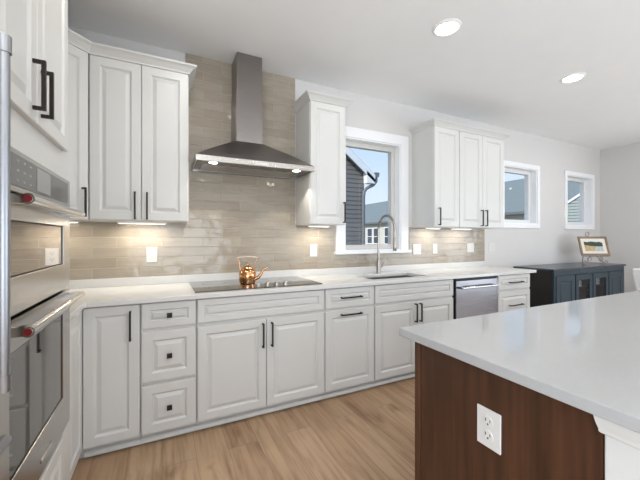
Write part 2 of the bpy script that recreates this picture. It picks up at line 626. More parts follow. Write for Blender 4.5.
# ------------------------------------------------------------------ cabinet fronts
def front_panel(x0, x1, z0, z1, yb, th=0.020, rail=0.052, name='door', parent=None, mat=None):
    """raised panel front; its face looks to -y, back at y=yb"""
    yf = yb - th
    w, h = x1 - x0, z1 - z0
    rail = min(rail, 0.27 * min(w, h))
    k = min(1.0, min(w, h) / 0.25)
    prof = [(0, yb), (0, yf + 0.003), (0.003, yf), (rail, yf), (rail + 0.005 * k, yf + 0.005), (rail + 0.010 * k, yf + 0.011), (rail + 0.015 * k, yf + 0.011),
            (rail + 0.036 * k, yf + 0.002), (rail + 0.042 * k, yf + 0.002)]
    L = []
    for i, y in prof:
        L.append([(x0 + i, y, z0 + i), (x1 - i, y, z0 + i), (x1 - i, y, z1 - i), (x0 + i, y, z1 - i)])
    mb = MB()
    mb.loops(L)
    return mb.build(name, mat or M['cab'], parent)


def bar_pull(cx, cz, length, yf, vertical, parent, r=0.0052, stand=0.03):
    mb = MB()
    a = length / 2
    if vertical:
        mb.box(cx - r, cx + r, yf - stand - r, yf - stand + r, cz - a, cz + a)
        for s in (-1, 1):
            zc = cz + s * (a - r)
            mb.box(cx - r, cx + r, yf - stand + r, yf, zc - r, zc + r)
    else:
        mb.box(cx - a, cx + a, yf - stand - r, yf - stand + r, cz - r, cz + r)
        for s in (-1, 1):
            xc = cx + s * (a - r)
            mb.box(xc - r, xc + r, yf - stand + r, yf, cz - r, cz + r)
    return mb.build('handle', M['black'], parent, bevel=0.0012)


def square_knob(cx, cz, yf, parent):
    mb = MB()
    mb.cyl((cx, yf - 0.016, cz), 0.006, 0.016, 'Y', 12)
    mb.box(cx - 0.015, cx + 0.015, yf - 0.027, yf - 0.016, cz - 0.015, cz + 0.015)
    return mb.build('knob', M['black'], parent, bevel=0.002)


# ================================================================== SETTING
WALL_Y = 2.842
LEFT_X = -1.05
RIGHT_X = 6.73
REAR_Y = -3.5
W1 = (1.67, 2.39, 1.14, 2.31)       # window openings x0 x1 z0 z1
W2 = (4.175, 4.925, 1.475, 2.270)
W3 = (5.705, 6.455, 1.475, 2.270)

mb = MB(); mb.box(LEFT_X - 0.15, RIGHT_X + 0.15, REAR_Y - 0.15, WALL_Y + 0.16, -0.12, 0.0)
struct(mb.build('floor', M['floor']))
mb = MB(); mb.box(LEFT_X - 0.15, RIGHT_X + 0.15, REAR_Y - 0.15, WALL_Y + 0.16, CEIL, CEIL + 0.15)
struct(mb.build('ceiling', M['ceil']))


def in_hole(u, v, holes):
    return any(a < u < b and c < v < d for a, b, c, d in holes)


holes = [W1, W2, W3]
us = sorted({LEFT_X - 0.15, RIGHT_X + 0.15, *[h[0] for h in holes], *[h[1] for h in holes]})
vs = sorted({0.0, CEIL, *[h[2] for h in holes], *[h[3] for h in holes]})
struct(cells(us, vs, lambda u, v: not in_hole(u, v, holes), WALL_Y, WALL_Y + 0.16, XZ).build('wall_back', M['wall']))
mb = cells([REAR_Y, -2.9, -0.5, WALL_Y], [0, 0.05, 2.35, CEIL], lambda u, v: not (-2.9 < u < -0.5 and 0.05 < v < 2.35), LEFT_X - 0.15, LEFT_X, YZ)  # unseen opening, made for the left fill lamp
struct(mb.build('wall_left', M['wall']))
mb = cells([REAR_Y, -2.5, 0.5, WALL_Y], [0, 0.05, 2.3, CEIL], lambda u, v: not (-2.5 < u < 0.5 and 0.05 < v < 2.3), RIGHT_X, RIGHT_X + 0.15, YZ)  # opening made up along with the right fill lamp
struct(mb.build('wall_right', M['wall']))
rh = [(-0.6, 1.5, 0.05, 2.3), (2.2, 4.3, 0.05, 2.3), (4.7, 6.5, 0.05, 2.3)]  # unseen rear openings laid out for the fill lamps
us = sorted({LEFT_X - 0.15, RIGHT_X + 0.15, *[h[0] for h in rh], *[h[1] for h in rh]})
vs = sorted({0.0, CEIL, 0.05, 2.3})
struct(cells(us, vs, lambda u, v: not in_hole(u, v, rh), REAR_Y - 0.15, REAR_Y, XZ).build('wall_rear', M['wall']))

mb = MB(); mb.box(RIGHT_X - 0.015, RIGHT_X, REAR_Y, WALL_Y, 0, 0.13)
struct(mb.build('baseboard_right', M['trim'], bevel=0.004))
mb = MB(); mb.box(3.86, RIGHT_X - 0.016, WALL_Y - 0.015, WALL_Y, 0, 0.13)
struct(mb.build('baseboard_back', M['trim'], bevel=0.004))

# tiled splash: behind the worktop and up to the ceiling around the hood
TY = WALL_Y - 0.008
us = [LEFT_X, 0.17, 1.127, 1.555, 2.515, 3.785]
vs = [0.975, 1.105, 1.398, CEIL]
def tile_fill(u, v):
    if v > 1.398:
        return 0.17 < u < 1.127
    if v > 1.105 and 1.555 < u < 2.515:
        return False
    return True
struct(cells(us, vs, tile_fill, TY, WALL_Y - 0.0002, XZ).build('wall_tile', M['tile']))


def window(n, W, c, stool, frame_mat, fw=0.055):
    x0, x1, z0, z1 = W
    yi, yo = WALL_Y - 0.02, WALL_Y + 0.16
    mb = cells([x0 - c, x0, x1, x1 + c], [z0 - (0.02 if stool else c), z0, z1, z1 + c],
               lambda u, v: not (x0 < u < x1 and z0 < v < z1) and not (stool and v < z0), yi, WALL_Y, XZ)
    root = struct(mb.build('window_%d' % n, M['trim'], bevel=0.004))
    # jamb lining
    t = 0.012
    mb = cells([x0, x0 + t, x1 - t, x1], [z0, z0 + t, z1 - t, z1], lambda u, v: not (x0 + t < u < x1 - t and z0 + t < v < z1 - t), WALL_Y - 0.005, yo, XZ)
    mb.build('jamb', M['trim'], root)
    a0, a1, b0, b1 = x0 + t, x1 - t, z0 + t, z1 - t
    mb = cells([a0, a0 + fw, a1 - fw, a1], [b0, b0 + fw, b1 - fw, b1], lambda u, v: not (a0 + fw < u < a1 - fw and b0 + fw < v < b1 - fw), WALL_Y + 0.075, WALL_Y + 0.14, XZ)
    mb.build('window_frame', frame_mat, root, bevel=0.004)
    g = MB(); g.box(a0 + fw, a1 - fw, WALL_Y + 0.105, WALL_Y + 0.109, b0 + fw, b1 - fw)
    g.build('glass_pane', M['glass'], root)
    if stool:
        s = MB(); s.box(x0 - c - 0.02, x1 + c + 0.02, WALL_Y - 0.05, WALL_Y + 0.075, z0 - 0.03, z0)
        s.build('window_sill', M['trim'], root, bevel=0.006)
    return root


window(1, W1, 0.105, True, M['vinyl_tan'], 0.05)
window(2, W2, 0.06, False, M['vinyl'], 0.05)
window(3, W3, 0.06, False, M['vinyl'], 0.05)

# ================================================================== BASE CABINETS
FY = 2.237          # carcass front
BACK = WALL_Y - 0.003
CT = 0.884          # underside of the worktop
GAP = 0.004


def base_unit(label, x0, x1, open_top=False):
    root = empty('base_cabinet', label, 'cabinet', (x0, FY, 0), group='white base cabinets along the back wall')
    w, d = x1 - x0, BACK - FY
    g = 0.0008
    mb = MB()
    if open_top:
        mb.box(g, w - g, 0, d, 0.076, 0.094)
        mb.box(g, 0.018, 0, d, 0.094, CT - 0.001)
        mb.box(w - 0.018, w - g, 0, d, 0.094, CT - 0.001)
        mb.box(0.018, w - 0.018, 0, 0.018, 0.094, CT - 0.001)
    else:
        mb.box(g, w - g, 0, d, 0.076, CT - 0.001)
    mb.build('body', M['cab'], root)
    mb = MB(); mb.box(g, w - g, 0.046, 0.064, 0, 0.0755)
    mb.build('toe_kick', M['cab'], root)
    mb = MB(); mb.prism([(g, 0.0455, 0.010), (g, 0.020, 0.010), (g, 0.020, 0.020), (g, 0.030, 0.032), (g, 0.0455, 0.038)], (w - 2 * g, 0, 0))
    mb.build('shoe_strip', M['cab'], root)
    return root, w


def dr(root, x0, x1, z0, z1, name, **kw):
    return front_panel(x0, x1, z0, z1, 0.0, name=name, parent=root, **kw)


YF = -0.020
ZB, ZT = 0.082, 0.876
Z1, Z2 = 0.700, 0.722
# corner cabinet: door on the back run, narrow panel beside the oven tower
r, w = base_unit('white corner base cabinet with one tall door, left of the three drawer stack', -0.404, -0.119)
d = dr(r, 0.001, w - 0.006, ZB, ZT, 'door')
bar_pull(0.234, 0.755, 0.175, YF, True, d)
mb = MB(); mb.box(-0.62, -0.020, -0.345, -0.001, 0.076, CT - 0.001)
mb.build('corner_body', M['cab'], r)
cp_ = front_panel(-0.340, -0.022, ZB, ZT, 0.0, name='corner_panel', parent=r)
cp_.location = (-0.020, 0, 0); cp_.rotation_euler = (0, 0, PI / 2)
mb = MB(); mb.box(-0.62, -0.0455, -0.345, 0.064, 0, 0.0755); mb.box(-0.0454, 0.0, 0.046, 0.064, 0, 0.0755)
mb.build('toe_kick', M['cab'], r)
# three drawers
r, w = base_unit('white base cabinet with three knobbed drawers stacked one above another', -0.118, 0.199)
for z0, z1, kz in ((0.722, ZT, 0.797), (0.394, 0.700, 0.547), (ZB, 0.374, 0.226)):
    f = dr(r, 0.006, w - 0.006, z0, z1, 'drawer')
    square_knob(w / 2, kz, YF, f)
# cooktop cabinet
r, w = base_unit('wide white base cabinet with two doors under the black cooktop', 0.200, 1.128)
dr(r, 0.006, w - 0.006, Z2, ZT, 'drawer')
d = dr(r, 0.006, 0.462, ZB, Z1, 'door'); bar_pull(0.435, 0.592, 0.17, YF, True, d)
d = dr(r, 0.466, w - 0.006, ZB, Z1, 'door'); bar_pull(0.500, 0.592, 0.17, YF, True, d)
# pull out
r, w = base_unit('narrow white base cabinet with horizontal pulls on drawer and pull-out front', 1.129, 1.595)
f = dr(r, 0.006, w - 0.006, Z2, ZT, 'drawer'); bar_pull(w / 2, 0.803, 0.19, YF, False, f)
f = dr(r, 0.006, w - 0.006, ZB, Z1, 'door'); bar_pull(w / 2, 0.668, 0.19, YF, False, f)
# sink base
r, w = base_unit('white two door sink base cabinet under the faucet', 1.596, 2.522, True)
dr(r, 0.006, w - 0.006, Z2, ZT, 'drawer')
d = dr(r, 0.006, 0.461, ZB, Z1, 'door'); bar_pull(0.438, 0.607, 0.165, YF, True, d)
d = dr(r, 0.465, w - 0.006, ZB, Z1, 'door'); bar_pull(0.492, 0.607, 0.165, YF, True, d)
# end base
r, w = base_unit('white base cabinet at the right end of the worktop, beside the dishwasher', 3.172, 3.742)
f = dr(r, 0.006, w - 0.02, Z2, ZT, 'drawer'); bar_pull(w / 2, 0.797, 0.22, YF, False, f)
f = dr(r, 0.006, w - 0.02, ZB, Z1, 'drawer'); bar_pull(w / 2, 0.550, 0.22, YF, False, f)

# dishwasher
t = empty('dishwasher', 'stainless steel dishwasher with bar handle between white base cabinets', 'dishwasher', (2.524, FY, 0))
mb = MB(); mb.box(0.002, 0.645, 0.0, 0.58, 0.1, CT - 0.002); mb.build('body', M['rubber'], t)
mb = MB(); mb.box(0.025, 0.640, -0.022, 0.0, 0.11, 0.856); mb.build('door', M['steel_x'], t, bevel=0.004)
mb = MB(); mb.box(0.025, 0.640, -0.016, 0.0, 0.860, 0.879); mb.build('control_strip', M['rubber'], t)
mb = MB()
mb.tube([(0.065, -0.062, 0.79), (0.60, -0.062, 0.79)], 0.011)
for x in (0.085, 0.58):
    mb.box(x - 0.012, x + 0.012, -0.062, -0.022, 0.780, 0.800)
mb.build('handle', M['chrome'], t, smooth=True)
mb = MB(); mb.box(0.002, 0.645, 0.046, 0.064, 0, 0.099); mb.build('toe_kick', M['cab'], t)

# ================================================================== WORKTOP
SX0, SX1, SY0, SY1 = 1.645, 2.295, 2.315, 2.635
xs = [LEFT_X + 0.002, -0.388, SX0, SX1, 3.80]
ys = [1.892, 2.192, SY0, SY1, WALL_Y - 0.001]
def top_fill(u, v):
    if v < 2.192:
        return u < -0.388
    return not (SX0 < u < SX1 and SY0 < v < SY1)
wt = cells(xs, ys, top_fill, CT, 0.914, XY).build('worktop', M['quartz'], bevel=0.003)
tag(wt, 'long white quartz worktop along the tiled back wall, cut out for the sink', 'worktop')
mb = MB(); mb.box(LEFT_X + 0.003, 3.785, WALL_Y - 0.022, WALL_Y - 0.0005, 0.914, 0.975)
mb.build('upstand', M['quartz'], wt, bevel=0.002)

# sink
sk = empty('kitchen_sink', 'undermount stainless steel sink basin below the faucet', 'sink', ((SX0 + SX1) / 2, (SY0 + SY1) / 2, 0.70))
hx, hy = (SX1 - SX0) / 2 + 0.004, (SY1 - SY0) / 2 + 0.004
mb = MB()
def rr(hx, hy, z, r=0.03, n=5):
    P = []
    for sx_, sy_, a0 in ((1, 1, 0), (-1, 1, PI / 2), (-1, -1, PI), (1, -1, 3 * PI / 2)):
        for i in range(n + 1):
            a = a0 + (PI / 2) * i / n
            P.append((sx_ * (hx - r) + r * math.cos(a), sy_ * (hy - r) + r * math.sin(a), z))
    return P
mb.loops([rr(hx + 0.014, hy + 0.014, 0.1835, 0.012), rr(hx, hy, 0.1835, 0.012), rr(hx - 0.004, hy - 0.004, 0.02, 0.02), rr(hx - 0.02, hy - 0.02, 0.005, 0.03)], cap0=False)
mb.build('basin', M['steel_in'], sk, smooth=True)
mb = MB(); mb.cyl((0, 0.02, 0.0055), 0.045, 0.004); mb.build('drain', M['chrome'], sk, smooth=True)

# faucet
fx, fy = 1.995, 2.705
fa = empty('faucet', 'brushed nickel gooseneck pull-down faucet behind the sink', 'faucet', (fx, fy, 0.9145))
mb = MB(); mb.lathe([(0.027, 0), (0.027, 0.006), (0.0245, 0.012), (0.0225, 0.12), (0.019, 0.135), (0.012, 0.14)])
mb.build('faucet_body', M['nickel'], fa, smooth=True)
pts = [(0, 0, 0.138), (0, 0, 0.30), (0, 0, 0.44)]
R_ = 0.128
for i in range(1, 17):
    a = PI * i / 16
    pts.append((0, -R_ + R_ * math.cos(a), 0.44 + R_ * math.sin(a) * 1.12))
pts.append((0, -2 * R_, 0.37))
mb = MB(); mb.tube(pts, 0.0115); mb.build('gooseneck', M['nickel'], fa, smooth=True)
mb = MB(); mb.lathe([(0.012, 0.372), (0.0165, 0.36), (0.0165, 0.285), (0.0195, 0.243), (0.0165, 0.238)], (0, -2 * R_, 0))
mb.build('spray_head', M['nickel'], fa, smooth=True)
mb = MB(); mb.tube([(0.018, 0, 0.07), (0.045, 0, 0.07)], 0.013); mb.tube([(0.038, 0, 0.07), (0.06, -0.005, 0.10), (0.075, -0.008, 0.14)], [0.008, 0.006, 0.005])
mb.build('lever', M['nickel'], fa, smooth=True)

# cooktop
ck = empty('cooktop', 'black glass cooktop set flush into the white worktop', 'cooktop', (0.664, 2.50, 0.9145))
mb = MB(); mb.box(-0.472, 0.462, -0.245, 0.290, 0.0, 0.007); mb.build('glass_surface', M['cook_glass'], ck, bevel=0.002)
for x, y, R in ((-0.30, 0.12, 0.09), (-0.30, -0.12, 0.075), (0.02, 0.13, 0.12), (0.31, 0.12, 0.075), (0.31, -0.12, 0.095)):
    mb = MB()
    n = 40
    for i in range(n):
        a, b = 2 * PI * i / n, 2 * PI * (i + 1) / n
        q = [(x + rr_ * math.cos(t_), y + rr_ * math.sin(t_), 0.0074) for rr_, t_ in ((R, a), (R, b), (R - 0.003, b), (R - 0.003, a))]
        mb.bm.faces.new([mb.bm.verts.new(p) for p in q])
    mb.build('burner_ring', M['panel_glass'], ck)
for x in (0.045, 0.115, 0.185, 0.255):
    mb = MB(); mb.lathe([(0.021, 0.007), (0.021, 0.011), (0.017, 0.013), (0.0155, 0.030), (0.012, 0.033)], (x - 0.085, -0.200, 0), 24)
    mb.build('knob', M['nickel'], ck, smooth=True)

# kettle
kt = empty('kettle', 'small copper kettle with raised handle standing on the black cooktop', 'kettle', (0.600, 2.515, 0.9222))
mb = MB(); mb.lathe([(0.052, 0.0), (0.060, 0.004), (0.064, 0.03), (0.066, 0.06), (0.064, 0.085), (0.058, 0.098), (0.046, 0.108), (0.038, 0.112)])
mb.build('kettle_body', M['copper'], kt, smooth=True)
mb = MB(); mb.lathe([(0.039, 0.1125), (0.038, 0.118), (0.028, 0.130), (0.012, 0.137), (0.006, 0.140), (0.006, 0.147), (0.011, 0.152), (0.010, 0.160), (0.003, 0.164)])
mb.build('lid', M['copper'], kt, smooth=True)
sd = Vector((0.93, -0.36, 0)).normalized()
sp_ = [sd * 0.060 + Vector((0, 0, 0.035)), sd * 0.085 + Vector((0, 0, 0.045)), sd * 0.105 + Vector((0, 0, 0.072)), sd * 0.122 + Vector((0, 0, 0.104)), sd * 0.160 + Vector((0, 0, 0.122))]
mb = MB(); mb.tube(sp_, [0.015, 0.013, 0.010, 0.008, 0.006]); mb.build('spout', M['copper'], kt, smooth=True)
for s in (-1, 1):
    mb = MB()
    mb.tube([sd * (s * 0.052) + Vector((0, 0, 0.095)), sd * (s * 0.060) + Vector((0, 0, 0.13)), sd * (s * 0.064) + Vector((0, 0, 0.165)), sd * (s * 0.080) + Vector((0, 0, 0.195))], 0.0036)
    mb.build('handle_bracket', M['copper'], kt, smooth=True)
mb = MB()
pp = [sd * (0.080 * math.cos(a)) + Vector((0, 0, 0.194 + 0.010 * math.sin(a))) for a in [PI * i / 10 for i in range(11)]]
mb.tube(pp, [0.0036, 0.0045, 0.0055, 0.006, 0.006, 0.006, 0.006, 0.006, 0.0055, 0.0045, 0.0036])
mb.build('grip', M['ceramic'], kt, smooth=True)

# ================================================================== WALL CABINETS
UF = 2.527          # carcass front of the uppers (doors stand 2 cm proud)
UB, UT = 1.392, 2.456
CROWN = [(-0.02, UT), (0.006, UT), (0.009, UT + 0.008), (0.016, UT + 0.016), (0.034, UT + 0.034), (0.046, UT + 0.042), (0.052, UT + 0.046), (0.052, UT + 0.056), (-0.02, UT + 0.056)]
UD = WALL_Y - 0.0005


def under_light(root, x, y, w, power):
    mb = MB(); mb.box(x - w / 2, x + w / 2, y - 0.015, y + 0.015, UB - 0.012, UB)
    h = mb.build('under_light', M['bulb_trim'], root)
    mb = MB(); mb.box(x - w / 2 + 0.01, x + w / 2 - 0.01, y - 0.010, y + 0.010, UB - 0.014, UB - 0.012)
    mb.build('light_lens', M['strip'], h)
    light('under_lamp', 'AREA', (x, y, UB - 0.018), power, (1.0, 0.91, 0.78), (0, 0, 0), root, shape='RECTANGLE', size=w - 0.03, size_y=0.02)


def upper(label, x0, x1, by=None):
    root = empty('wall_cabinet', label, 'cabinet', (0, 0, 0), group='white wall cabinets')
    mb = MB(); mb.box(x0, x1, UF, (TY - 0.0005) if by is None else by, UB, UT)
    mb.build('body', M['cab'], root)
    return root


def udoor(root, x0, x1):
    return front_panel(x0, x1, UB + 0.004, UT - 0.0005, UF, name='door', parent=root, rail=0.055)


# left pair
cL = upper('white two door wall cabinet left of the range hood', -0.425, 0.172, WALL_Y - 0.0085)
cL.location = (0, 0, 0)
d = udoor(cL, -0.420, -0.130); bar_pull(-0.165, 1.494, 0.185, UF - 0.02, True, d)
d = udoor(cL, -0.126, 0.168); bar_pull(-0.093, 1.494, 0.185, UF - 0.02, True, d)
# diagonal corner
cD = empty('corner_wall_cabinet', 'white diagonal corner wall cabinet between oven tower and double door cabinet', 'cabinet')
dg = [(-0.427, WALL_Y - 0.0085), (-0.427, UF), (-0.742, UF - 0.315), (LEFT_X + 0.001, UF - 0.315), (LEFT_X + 0.001, WALL_Y - 0.0085)]
mb = MB(); mb.prism([(x, y, UB) for x, y in dg], (0, 0, UT - UB)); mb.build('body', M['cab'], cD)
dl = 0.315 * math.sqrt(2)
dd = front_panel(0.008, dl - 0.016, UB + 0.004, UT - 0.0005, 0.0, name='door', parent=cD, rail=0.055)
dd.location = (-0.742, UF - 0.315, 0); dd.rotation_euler = (0, 0, PI / 4)
bar_pull(dl - 0.055, 1.50, 0.185, -0.02, True, dd)
# crown around the diagonal and the left pair
pth = [(-0.742, UF - 0.335), (-0.420, UF - 0.020), (0.172, UF - 0.020), (0.172, WALL_Y - 0.0085)]
sweep(pth, CROWN, [0]).build('crown_molding', M['cab'], cD)
sweep(pth, CROWN, [1, 2]).build('crown_molding', M['cab'], cL)
# fill strips that carry the crown above the doors
# single between hood and window
cM = upper('narrow single door white wall cabinet between range hood and window', 1.135, 1.487, WALL_Y - 0.0005)
d = udoor(cM, 1.139, 1.483); bar_pull(1.462, 1.503, 0.185, UF - 0.02, True, d)
sweep([(1.135, WALL_Y - 0.009), (1.135, UF - 0.02), (1.487, UF - 0.02), (1.487, WALL_Y - 0.0005)], CROWN).build('crown_molding', M['cab'], cM)
# right group
cR = upper('single door white wall cabinet just right of the sink window', 2.565, 2.939, UD)
d = udoor(cR, 2.569, 2.935); bar_pull(2.625, 1.503, 0.185, UF - 0.02, True, d)
cS = upper('white two door wall cabinet at the right end of the tiled splash', 2.940, 3.695, UD)
d = udoor(cS, 2.944, 3.3155); bar_pull(3.287, 1.503, 0.185, UF - 0.02, True, d)
d = udoor(cS, 3.3195, 3.691); bar_pull(3.362, 1.503, 0.185, UF - 0.02, True, d)
pth = [(2.565, UD), (2.565, UF - 0.02), (2.9395, UF - 0.02), (3.695, UF - 0.02), (3.695, UD)]
sweep(pth, CROWN, [0, 1]).build('crown_molding', M['cab'], cR)
sweep(pth, CROWN, [2, 3]).build('crown_molding', M['cab'], cS)
under_light(cL, -0.13, 2.72, 0.32, 1.7)
under_light(cD, -0.62, 2.70, 0.22, 0.8)
under_light(cM, 1.31, 2.70, 0.22, 1.3)
under_light(cR, 2.76, 2.72, 0.22, 0.9)
under_light(cS, 3.22, 2.72, 0.34, 0.9)

# ================================================================== OVEN TOWER (faces +x): local x -> world y, local -y -> world +x
TX = -0.40
def tower_root(name, label, cat, y0=0.0, x=TX):
    return empty(name, label, cat, (x, y0, 0), PI / 2)
tw = tower_root('oven_tower_cabinet', 'tall white cabinet housing the built-in microwave and oven', 'cabinet')
TA, TB = 1.035, 1.888
DEP = -(LEFT_X - TX) - 0.004
us = [TA, 1.065, 1.795, TB]
vs = [0.1, 0.44, 1.535, CEIL - 0.03]
mb = cells(us, vs, lambda u, v: not (1.065 < u < 1.795 and 0.44 < v < 1.535), 0.0, DEP, XZ)
mb.build('body', M['cab'], tw)
mb = MB(); mb.box(TA, TB, 0.06, DEP, 0, 0.1); mb.build('toe_kick', M['cab'], tw)
d = front_panel(1.072, 1.397, 1.662, 2.70, 0, name='door', parent=tw); bar_pull(1.357, 1.778, 0.165, -0.02, True, d, r=0.006, stand=0.029)
d = front_panel(1.401, 1.790, 1.662, 2.70, 0, name='door', parent=tw); bar_pull(1.440, 1.778, 0.165, -0.02, True, d, r=0.006, stand=0.029)
d = front_panel(1.072, 1.735, 0.12, 0.425, 0, name='drawer', parent=tw); bar_pull(1.40, 0.27, 0.19, -0.02, False, d)


def appliance_handle(root, y0, y1, z, yf, label=None):
    st = 0.046
    mb = MB()
    mb.tube([(y0, yf - st, z), (y1, yf - st, z)], 0.0125, 16)
    for yy in (y0 + 0.016, y1 - 0.016):
        mb.box(yy - 0.016, yy + 0.016, yf - st, yf, z - 0.0125, z + 0.0125)
    h = mb.build('handle', M['chrome'], root, smooth=True)
    mb = MB(); mb.cyl((y0 - 0.006, yf - st, z), 0.0150, 0.006, 'X', 24); mb.build('end_ring', M['chrome'], h, smooth=True)
    mb = MB(); mb.cyl((y0 - 0.0085, yf - st, z), 0.0105, 0.0025, 'X', 24); mb.build('red_medallion', M['red'], h, smooth=True)
    return h


OY0, OY1 = 1.050, 1.805
# microwave
mw = tower_root('microwave', 'built-in stainless microwave with grey control panel above the oven', 'microwave')
mb = MB(); mb.box(1.075, 1.785, 0.0, 0.42, 1.06, 1.52); mb.build('body', M['rubber'], mw)
YO = -0.025
mb = MB(); mb.box(OY0, OY1, YO, -0.001, 1.405, 1.53)
cp = mb.build('control_panel', M['steel'], mw, bevel=0.003)
mb = MB(); mb.box(OY0 + 0.035, OY1 - 0.055, YO - 0.004, YO, 1.424, 1.512); mb.build('control_glass', M['panel_glass'], cp)
mb = MB(); mb.box(1.365, 1.50, YO - 0.0055, YO - 0.004, 1.43, 1.506); mb.build('display', M['display'], cp)
for i in range(3):
    for j in range(3):
        mb = MB(); mb.box(1.20 + i * 0.05, 1.216 + i * 0.05, YO - 0.0045, YO - 0.004, 1.438 + j * 0.028, 1.444 + j * 0.028)
        mb.build('touch_mark', M['display'], cp)
GA, GB = 1.165, 1.700
us = [OY0, GA, GB, OY1]
vs = [1.057, 1.165, 1.325, 1.40]
mb = cells(us, vs, lambda u, v: not (GA < u < GB and 1.165 < v < 1.325), YO, -0.001, XZ)
dm = mb.build('door', M['steel'], mw, bevel=0.002)
mb = cells([GA, GA + 0.006, GB - 0.012, GB], [1.165, 1.169, 1.321, 1.325], lambda u, v: not (GA + 0.006 < u < GB - 0.012 and 1.169 < v < 1.321), YO + 0.004, -0.002, XZ); mb.build('gasket', M['rubber'], dm)
mb = MB(); mb.box(GA + 0.006, GB - 0.012, YO + 0.005, -0.002, 1.169, 1.321); mb.build('door_glass', M['mirror_glass'], dm)
appliance_handle(mw, 1.145, 1.80, 1.383, YO)
# oven
ov = tower_root('wall_oven', 'built-in stainless wall oven below the microwave', 'oven')
mb = MB(); mb.box(1.075, 1.785, 0.0, 0.52, 0.45, 1.045); mb.build('body', M['rubber'], ov)
us = [OY0, GA, GB, OY1]
vs = [0.455, 0.60, 0.955, 1.045]
mb = cells(us, vs, lambda u, v: not (GA < u < GB and 0.60 < v < 0.955), YO, -0.001, XZ)
dm = mb.build('door', M['steel'], ov, bevel=0.002)
mb = cells([GA, GA + 0.006, GB - 0.012, GB], [0.60, 0.604, 0.951, 0.955], lambda u, v: not (GA + 0.006 < u < GB - 0.012 and 0.604 < v < 0.951), YO + 0.004, -0.002, XZ); mb.build('gasket', M['rubber'], dm)
mb = MB(); mb.box(GA + 0.006, GB - 0.012, YO + 0.005, -0.002, 0.604, 0.951); mb.build('door_glass', M['oven_glass'], dm)
mb = MB(); mb.box(1.415, 1.535, YO - 0.003, YO, 0.498, 0.512); mb.build('badge', M['chrome'], dm, bevel=0.001)
appliance_handle(ov, 1.145, 1.80, 1.018, YO)

# refrigerator
fr = tower_root('refrigerator', 'stainless refrigerator with tubular handles at the left edge of the photo', 'refrigerator', 0, -0.355)
mb = MB(); mb.box(0.14, 1.030, 0.03, 0.68, 0.05, 1.735); mb.build('body', M['panel_glass'], fr)
mb = MB(); mb.box(0.14, 1.030, -0.02, 0.028, 0.93, 1.735); df = mb.build('door', M['steel'], fr, bevel=0.005)
mb = MB(); mb.box(0.14, 1.030, -0.02, 0.028, 0.06, 0.922); db = mb.build('freezer_drawer', M['steel'], fr, bevel=0.005)
mb = MB()
mb.tube([(0.862, -0.068, 0.965), (0.862, -0.068, 1.68)], 0.0105, 18)
mb.tube([(0.862, -0.068, 1.648), (0.862, -0.068, 1.682)], 0.0128, 18)
mb.tube([(0.862, -0.068, 0.968), (0.862, -0.068, 0.998)], 0.0128, 18)
for z in (0.985, 1.635):
    mb.box(0.853, 0.871, -0.068, -0.02, z - 0.016, z + 0.016)
mb.build('handle', M['handle_steel'], df, smooth=True)
mb = MB()
mb.tube([(0.24, -0.068, 0.865), (0.868, -0.068, 0.865)], 0.0115, 18)
for y in (0.26, 0.84):
    mb.box(y - 0.016, y + 0.016, -0.068, -0.02, 0.856, 0.874)
mb.build('handle', M['handle_steel'], db, smooth=True)
mb = MB(); mb.box(0.16, 1.01, 0.06, 0.66, 0.0, 0.05); mb.build('base_grille', M['rubber'], fr)

# ================================================================== RANGE HOOD
hd = empty('range_hood', 'stainless pyramid range hood with chimney above the cooktop', 'range hood', (0.668, TY - 0.001, 0))
HW, HD = 0.459, 0.435
z0, z1, z2 = 1.822, 1.862, 2.055
cw, cd = 0.108, 0.215
L = []
mb = MB()
n = 7
for i in range(n + 1):
    f = i / n
    e = f ** 0.92
    hw = HW + (cw + 0.004 - HW) * f
    hdp = HD + (cd + 0.004 - HD) * f
    z = z1 + (z2 - z1) * e
    sh = -0.025 * f
    L.append([(sh - hw, -hdp, z), (sh + hw, -hdp, z), (sh + hw, 0, z), (sh - hw, 0, z)])
mb.loops(L)
mb.build('canopy', M['hood'], hd)
mb = cells([-HW, -HW + 0.012, HW - 0.012, HW], [-HD, -HD + 0.012, -0.012, 0], lambda u, v: not (-HW + 0.012 < u < HW - 0.012 and -HD + 0.012 < v < -0.012), z0, z1, XY)
band = mb.build('control_band', M['hood_band'], hd, bevel=0.001)
mb = MB(); mb.box(-0.04, 0.07, -HD - 0.0015, -HD, z0 + 0.009, z0 + 0.028); mb.build('display', M['outlet'], band)
mb = MB()
for i in range(5):
    mb.cyl((0.27 + i * 0.022, -HD - 0.004, z0 + 0.02), 0.006, 0.004, 'Y', 12)
mb.build('push_buttons', M['chrome'], band)
mb = MB(); mb.box(-HW + 0.0125, HW - 0.0125, -HD + 0.0125, -0.0125, z0 + 0.010, z0 + 0.016); mb.build('baffle_filter', M['hood'], hd)
mb = MB(); mb.box(-0.40, 0.40, -HD + 0.16, -0.06, z0 + 0.004, z0 + 0.010); mb.build('filter_panel', M['hood_band'], hd, bevel=0.002)
for sx_ in (-0.33, 0.33):
    mb = MB(); mb.cyl((sx_, -HD + 0.085, z0 + 0.0085), 0.038, 0.0014); lr = mb.build('lamp_ring', M['chrome'], hd, smooth=True)
    mb = MB(); mb.cyl((sx_, -HD + 0.085, z0 + 0.0075), 0.030, 0.001); mb.build('lamp_lens', M['hood_lamp'], lr)
    light('hood_lamp', 'SPOT', (sx_, -HD + 0.085, z0 + 0.004), 8, (1.0, 0.93, 0.82), (0, 0, 0), hd, spot_size=math.radians(106), spot_blend=0.3, shadow_soft_size=0.02)
mb = MB(); mb.box(-cw - 0.025, cw - 0.025, -cd, 0, z2 - 0.002, 2.46); mb.build('chimney', M['hood'], hd, bevel=0.002)
